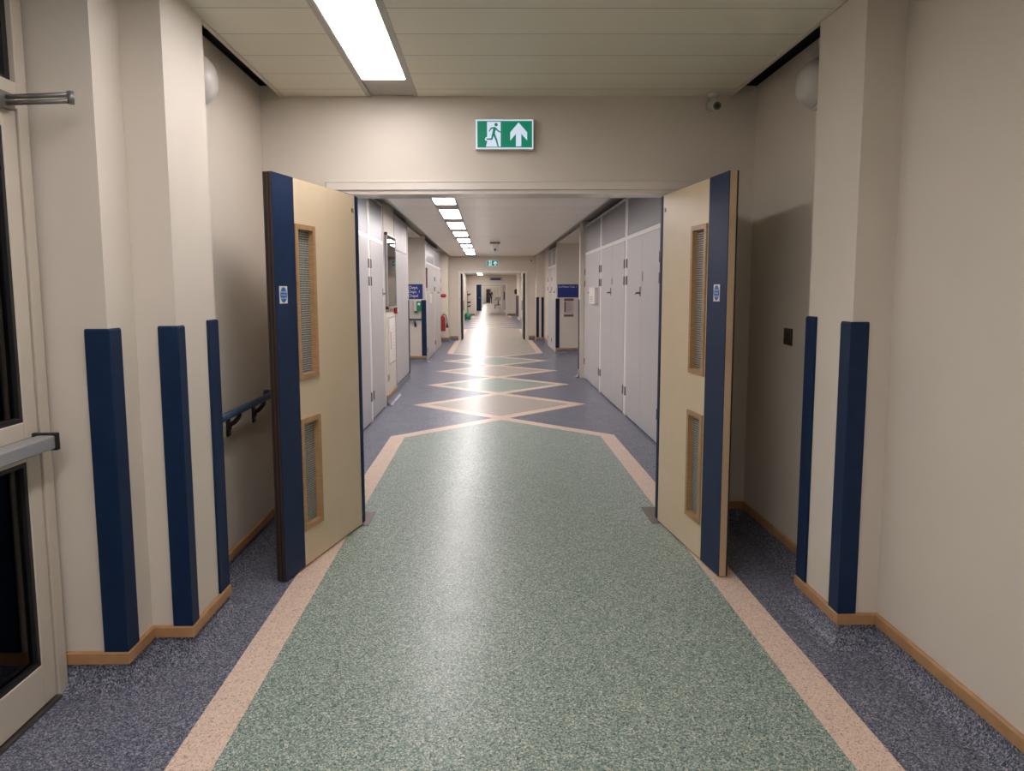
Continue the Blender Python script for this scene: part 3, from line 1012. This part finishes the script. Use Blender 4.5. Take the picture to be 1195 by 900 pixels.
# paper holder and small plates on the cupboards
r = root('leaflet_holder', (1.626, 10.85, 1.30), RW, 'white sheet in a holder on the last near cupboard door on the right', 'notice')
boxmb(-.30, .30, -.05, -.0, 0, .25).build('holder', M['plastic'], r, bevel=.004)
boxmb(-.27, .27, -.052, -.05, .02, .23).build('sheet', M['paper'], r)
n = MB()
for i in range(4):
    n.box(-.2, .15, -.053, -.052, .04 + i * .022, .045 + i * .022)
n.build('printed_lines', M['maroon'], r)
tag(boxmb(1.618, 1.626, 9.33, 9.40, 1.585, 1.665).build('door_label', M['alu']), 'small grey plate above the handle of the middle right cupboard', 'label')
tag(boxmb(1.618, 1.626, 7.47, 7.56, 1.60, 1.70).build('door_label', M['alu']), 'small grey plate above the handle of the first right cupboard', 'label')
tag(boxmb(-1.341, -1.337, 15.95, 16.45, 1.25, 1.51).build('paper_notice', M['paper']), 'white paper stuck on the cupboard door beyond the left turning', 'notice')
tag(boxmb(-1.345, -1.31, 15.0, 15.045, 1.58, 2.0).build('door_sign', M['maroon']), 'narrow dark strip on the edge of the cupboard beyond the left turning', 'sign')

# fire extinguisher and sounder by the second opening
r = root('fire_extinguisher', (-1.345, 20.3, .36), 0, 'red fire extinguisher hung on the far left wall before the second opening', 'fire extinguisher')
MB().lathe([(.055, 0), (.075, .01), (.078, .03), (.078, .36), (.07, .40), (.04, .44), (.025, .455), (.025, .47)], n=20).build('cylinder', M['red'], r)
v = MB()
v.tube([(0, 0, .47), (0, 0, .52)], .018, 10).box(-.012, .10, -.012, .012, .525, .54).box(-.012, .08, -.012, .012, .50, .512)
v.build('valve', M['steel'], r)
v = MB()
v.tube([(.02, 0, .49), (.09, -.02, .46), (.12, -.03, .34), (.125, -.03, .20)], .012, 8)
v.tube([(.125, -.03, .24), (.125, -.03, .10)], [.018, .04], 12)
v.build('hose', M['blackp'], r)
boxmb(-.115, -.07, -.03, .03, .10, .44).build('wall_bracket', M['darksteel'], r)
r = root('fire_sounder', (-1.46, 20.3, 1.38), LW, 'red fire alarm sounder on the wall above the extinguisher', 'fire alarm')
MB().lathe([(.045, 0), (.045, .06), (.05, .10), (.058, .17), (.045, .20), (.015, .225)], (0, 0, 0), '-y', 20).build('body', M['red'], r)
MB().lathe([(.075, 0), (.075, .01)], (0, 0, 0), '-y', 20).build('base', M['red'], r)

# hanging detector housing in the corridor ceiling
r = root('ceiling_detector', (.13, 15.5, Z1C), 0, 'white motion detector under a dark plate on the corridor ceiling', 'detector')
boxmb(-.11, .11, -.05, .05, -.03, .0).build('plate', M['darksteel'], r)
boxmb(-.085, .085, -.045, .045, -.21, -.03).build('housing', M['plastic'], r, bevel=.01)
MB().lathe([(.03, .045), (.03, .06), (.015, .075)], (0, 0, -.16), '-y', 14).build('lens', M['darksteel'], r)
r = root('security_camera', (1.27, 21.45, 2.55), 0, 'tiny white camera in the right corner above the second opening', 'security camera')
MB().tube([(0, 0, 0), (0, 0, -.10)], .02, 10).build('mount', M['plastic'], r)
MB().tube([(0, .05, -.10), (0, -.07, -.14)], .035, 12).build('body', M['plastic'], r)
MB().tube([(0, -.07, -.14), (0, -.075, -.142)], .022, 12).build('lens', M['blackp'], r)


# ------------------------------------------------------------------ cross walls further along
def cross_wall(y, x0, x1, zh, zt, th=.2, xo=3.4, aw=.06):
    m = MB()
    m.box(-xo, x0, y, y + th, 0, zt).box(x1, xo, y, y + th, 0, zt).box(x0, x1, y, y + th, zh, zt)
    struct(m.build('wall_front', M['wall']))
    t = MB()
    t.box(x0 - aw, x0, y - .015, y + th, 0, zh + aw).box(x1, x1 + aw, y - .015, y + th, 0, zh + aw).box(x0, x1, y - .015, y + th, zh, zh + aw)
    struct(t.build('trim_1', M['frame']))


cross_wall(21.6, -.885, 1.105, 2.055, V1C)
cross_wall(43.5, -.80, 1.02, 1.915, 2.60)
cross_wall(66.0, -.64, .90, 1.84, 2.55, aw=.13)
cross_wall(84.0, -.66, .85, 1.76, 2.50)
# door leaves of the second opening, folded away from the viewer
for xd, lab in ((-.876, 'grey-edged fire door leaf folded back at the left of the second opening'), (1.052, 'grey-edged fire door leaf folded back at the right of the second opening')):
    r = root('door_4', (xd, 21.83, 0), 0, lab, 'door')
    r['kind'] = 'structure'
    boxmb(0, .045, 0, .9, .01, 2.04).build('leaf', M['plate'], r)
    boxmb(-.005, .05, .0, .10, .01, 2.04).build('hinge_edge_strip', M['cup2'], r)
    boxmb(-.02 if xd > 0 else .045, .0 if xd > 0 else .065, .70, .74, .90, 1.20).build('pull_handle', M['darksteel'], r)

SECT = [(21.8, 43.5, 2.50), (43.7, 66.0, 2.50), (66.2, 84.0, 2.45), (84.2, 91.0, 2.40)]
cnt = 0
names2 = 'lit ceiling panels in the far corridor sections'
for (ya, yb, zc) in SECT:
    wallbox('wall_left', -1.5, -1.40, ya, yb, 0, zc + .2)
    wallbox('wall_right', 1.65, 1.75, ya, yb, 0, zc + .2)
    m = MB()
    m.box(-1.40, 1.65, ya, yb, zc, zc + .03)
    struct(m.build('ceiling', M['ceil2']))
    skirting([(-1.40, ya), (-1.40, yb), (-.9, yb)], 'left')
    skirting([(1.12, yb), (1.65, yb), (1.65, ya)], 'right')
    y = yb - 2.4
    while y > ya:
        ceiling_light(-.66, -.39, y, y + 1.33, zc - .036, M['lampf'], 'lit ceiling panel in a far section of the corridor', names2, .012)
        y -= (1.9 if ya < 30 else 3.0)
        if 43 < ya < 60 and y < 47: break
wallbox('wall_end', -3, 3, 91.0, 91.2, 0, 2.6)
# section two: guards and fittings on both walls
wallbox('wall_right', 1.53, 1.65, 36.6, 38.8, 0, 2.5)
wallbox('wall_left', -1.40, -1.30, 30.0, 38.0, 0, 2.5)
tag(boxmb(1.51, 1.53, 36.7, 38.7, .15, 1.27).build('wall_guard', M['bluedark'], bevel=.003), 'dark wall guard on the right past the second opening', 'wall guard')
tag(boxmb(1.63, 1.65, 41.6, 43.2, .15, 1.2).build('wall_guard', M['bluedark'], bevel=.003), 'dark wall guard on the right beside the third opening', 'wall guard')
r = root('wall_phone', (1.65, 42.4, 1.32), RW, 'dark box like a wall telephone on the right before the third opening', 'telephone')
boxmb(-.15, .15, -.10, 0, 0, .30).build('body', M['blackp'], r, bevel=.01)
boxmb(-.12, -.04, -.14, -.10, .03, .27).build('handset', M['blackp'], r, bevel=.01)
r = root('direction_sign', (.44, 43.5, 2.17), 0, 'long slate sign above the third opening, far down the corridor', 'sign')
boxmb(-.42, .40, -.05, 0, 0, .15).build('board', M['signg'], r)
n = MB().box(.28, .38, -.052, -.05, .03, .12)
n.box(-.40, -.36, -.052, -.05, .03, .12)
n.build('pictogram', M['white'], r)

# equipment stand on a green base
r = root('equipment_stand', (-1.14, 37.2, 0), 0, 'black pole stand on a green base by the left wall past the second opening', 'stand')
MB().lathe([(.12, .05), (.16, .08), (.16, .32), (.10, .36)], n=20).build('base', M['green'], r)
MB().tube([(0, 0, .36), (0, 0, 1.52)], .022, 10).build('pole', M['darksteel'], r)
for zz in (.72, .92, 1.33):
    MB().tube([(-.02, -.02, zz), (.11, -.04, zz), (.13, -.04, zz + .06)], .04, 8).build('clamp', M['blackp'], r)
for ang in range(5):
    a = ang * 2 * math.pi / 5
    w_ = MB()
    w_.tube([(.13 * math.cos(a), .13 * math.sin(a) - .012, .03), (.13 * math.cos(a), .13 * math.sin(a) + .012, .03)], .03, 12)
    w_.box(.13 * math.cos(a) - .01, .13 * math.cos(a) + .01, .13 * math.sin(a) - .01, .13 * math.sin(a) + .01, .03, .085)
    w_.build('castor', M['blackp'], r)

# section three: open blue side door, pier, hospital trolley
r = root('door_5', (-1.385, 54.0, 0), 0, 'blue side door standing open across the left of the far corridor', 'door')
r['kind'] = 'structure'
boxmb(0, .78, 0, .045, .01, 2.02).build('leaf', M['blue'], r)
MB().tube([(.70, -.0, 1.0), (.70, -.05, 1.0), (.60, -.05, 1.0)], .012, 8).build('handle', M['steel'], r)
wallbox('wall_right', .93, 1.65, 57.0, 57.4, 0, 2.5)
r = root('door_6', (1.18, 57.0, 0), 0, 'slim dark window door on the right pier in the far corridor', 'door')
r['kind'] = 'structure'
boxmb(-.12, .40, -.03, 0, .01, 2.0).build('leaf', M['cup'], r)
boxmb(-.03, .06, -.034, -.03, .8, 1.45).build('pane', M['blackp'], r)

r = root('hospital_trolley', (.78, 60.0, 0), 0, 'hospital trolley bed with white linen parked at the right of the far corridor', 'hospital bed')
boxmb(-.35, .35, 0, 1.95, .78, .92).build('mattress', M['linen'], r, bevel=.04, seg=3)
boxmb(-.28, .28, 1.45, 1.88, .92, 1.03).build('pillow', M['linen'], r, bevel=.045, seg=3)
f = MB()
f.box(-.36, .36, 0, 1.95, .72, .78).box(-.30, .30, .2, 1.75, .30, .36)
f.tube([(0, .55, .36), (0, .55, .72)], .05, 12).tube([(0, 1.4, .36), (0, 1.4, .72)], .05, 12)
f.build('chassis', M['darksteel'], r)
for sx in (-1, 1):
    s_ = MB()
    s_.tube([(sx * .37, .3, .80), (sx * .37, .3, 1.08), (sx * .37, 1.5, 1.08), (sx * .37, 1.5, .80)], .013, 8)
    for yy in (.6, .9, 1.2):
        s_.tube([(sx * .37, yy, .80), (sx * .37, yy, 1.08)], .009, 8)
    s_.build('side_rail', M['steel'], r)
    for yy in (.25, 1.7):
        w_ = MB()
        w_.tube([(sx * .29, yy, .36), (sx * .29, yy, .20)], .018, 8)
        w_.tube([(sx * .29 - .018, yy, .10), (sx * .29 + .018, yy, .10)], .10, 16)
        w_.build('wheel', M['blackp'], r)
boxmb(-.30, .30, -.03, 0, .70, 1.02).build('footboard', M['steel'], r, bevel=.02)

# end of the corridor: dark doors with pale panels
r = root('door_7', (.0, 91.0, 0), 0, 'dark double door closing the very far end of the corridor', 'door')
r['kind'] = 'structure'
for a, b, mt in ((-.40, .10, 'darkdoor'), (.105, .60, 'plastic')):
    boxmb(a, b, -.05, 0, .01, 2.0).build('leaf', M[mt], r)
tag(boxmb(-.95, -.45, 89.0, 89.5, 0, 1.9).build('storage_cabinet', M['plastic'], bevel=.01), 'tall pale cabinet left of the walking person at the far end', 'cabinet')
tag(boxmb(.52, .95, 87.5, 88.0, 0, 1.35).build('storage_cabinet', M['plastic'], bevel=.01), 'white cabinet standing right of the walking person at the far end', 'cabinet')


# ------------------------------------------------------------------ the distant walking person
def skinned(name, pts, edges, rad, mat, parent):
    me = bpy.data.meshes.new(name)
    me.from_pydata(pts, edges, [])
    me.materials.append(mat)
    o = bpy.data.objects.new(name, me)
    COL.objects.link(o)
    if parent: o.parent = parent
    sk = o.modifiers.new('skin', 'SKIN')
    for i, v in enumerate(me.skin_vertices[0].data if me.skin_vertices else []):
        pass
    if not me.skin_vertices:
        return o
    for i, v in enumerate(me.skin_vertices[0].data):
        v.radius = rad[i] if isinstance(rad[i], tuple) else (rad[i], rad[i])
        v.use_root = (i == 0)
    sk.use_smooth_shade = True
    sb = o.modifiers.new('sub', 'SUBSURF')
    sb.levels = 1
    sb.render_levels = 2
    return o


pr = root('person', (.16, 86.2, 0), 0, 'person in dark jacket and dark trousers walking in the far distance', 'person')
J = {'pelvis': ((0, 0, .93), (.145, .10)), 'waist': ((0, 0, 1.08), (.125, .09)), 'chest': ((0, 0, 1.28), (.155, .105)), 'neckb': ((0, -.005, 1.43), (.06, .06)),
     'neck': ((0, -.01, 1.49), (.05, .05)), 'head': ((0, -.015, 1.58), (.072, .085)), 'crown': ((0, -.01, 1.67), (.06, .07)),
     'shl': ((-.17, 0, 1.39), .055), 'ell': ((-.235, .06, 1.13), .042), 'wrl': ((-.25, -.04, .90), .028), 'hal': ((-.25, -.06, .83), (.035, .02)),
     'shr': ((.17, 0, 1.39), .055), 'elr': ((.24, .02, 1.12), .042), 'wrr': ((.25, -.10, .90), .028), 'har': ((.25, -.13, .83), (.035, .02)),
     'hpl': ((-.09, 0, .86), .09), 'knl': ((-.10, -.12, .50), .06), 'anl': ((-.10, -.10, .10), .042), 'tol': ((-.11, -.26, .05), .035),
     'hpr': ((.09, 0, .86), .09), 'knr': ((.10, .03, .49), .06), 'anr': ((.10, .26, .14), .042), 'tor': ((.11, .14, .05), .035)}
K = list(J)
E_ = [('pelvis', 'waist'), ('waist', 'chest'), ('chest', 'neckb'), ('neckb', 'neck'), ('neck', 'head'), ('head', 'crown'), ('chest', 'shl'), ('shl', 'ell'), ('ell', 'wrl'), ('wrl', 'hal'),
      ('chest', 'shr'), ('shr', 'elr'), ('elr', 'wrr'), ('wrr', 'har'), ('pelvis', 'hpl'), ('hpl', 'knl'), ('knl', 'anl'), ('anl', 'tol'), ('pelvis', 'hpr'), ('hpr', 'knr'), ('knr', 'anr'), ('anr', 'tor')]
skinned('body', [J[k][0] for k in K], [(K.index(a), K.index(b)) for a, b in E_], [J[k][1] for k in K], M['skin'], pr)


def garment(name, keys, grow, mat):
    idx = {k: i for i, k in enumerate(keys)}
    ed = [(idx[a], idx[b]) for a, b in E_ if a in idx and b in idx]
    rad = []
    for k in keys:
        q = J[k][1]
        rad.append((q[0] * grow, q[1] * grow) if isinstance(q, tuple) else (q * grow, q * grow))
    skinned(name, [J[k][0] for k in keys], ed, rad, mat, pr)


garment('jacket', ['waist', 'chest', 'neckb', 'shl', 'ell', 'wrl', 'shr', 'elr', 'wrr', 'pelvis'], 1.18, M['cloth'])
garment('trousers', ['pelvis', 'hpl', 'knl', 'anl', 'hpr', 'knr', 'anr'], 1.16, M['trouser'])
MB().lathe([(.05, -.06), (.085, -.02), (.092, .03), (.075, .075), (.03, .095)], (0, .012, 1.645), 'z', 16).build('hair', M['blackp'], pr)
for nm, xk in (('tol', -1), ('tor', 1)):
    a, b = J['anl' if xk < 0 else 'anr'][0], J[nm][0]
    MB().tube([(a[0], a[1] + .03, a[2] - .05), (b[0], b[1] - .02, b[2])], [.05, .045], 10).build('shoe', M['blackp'], pr)
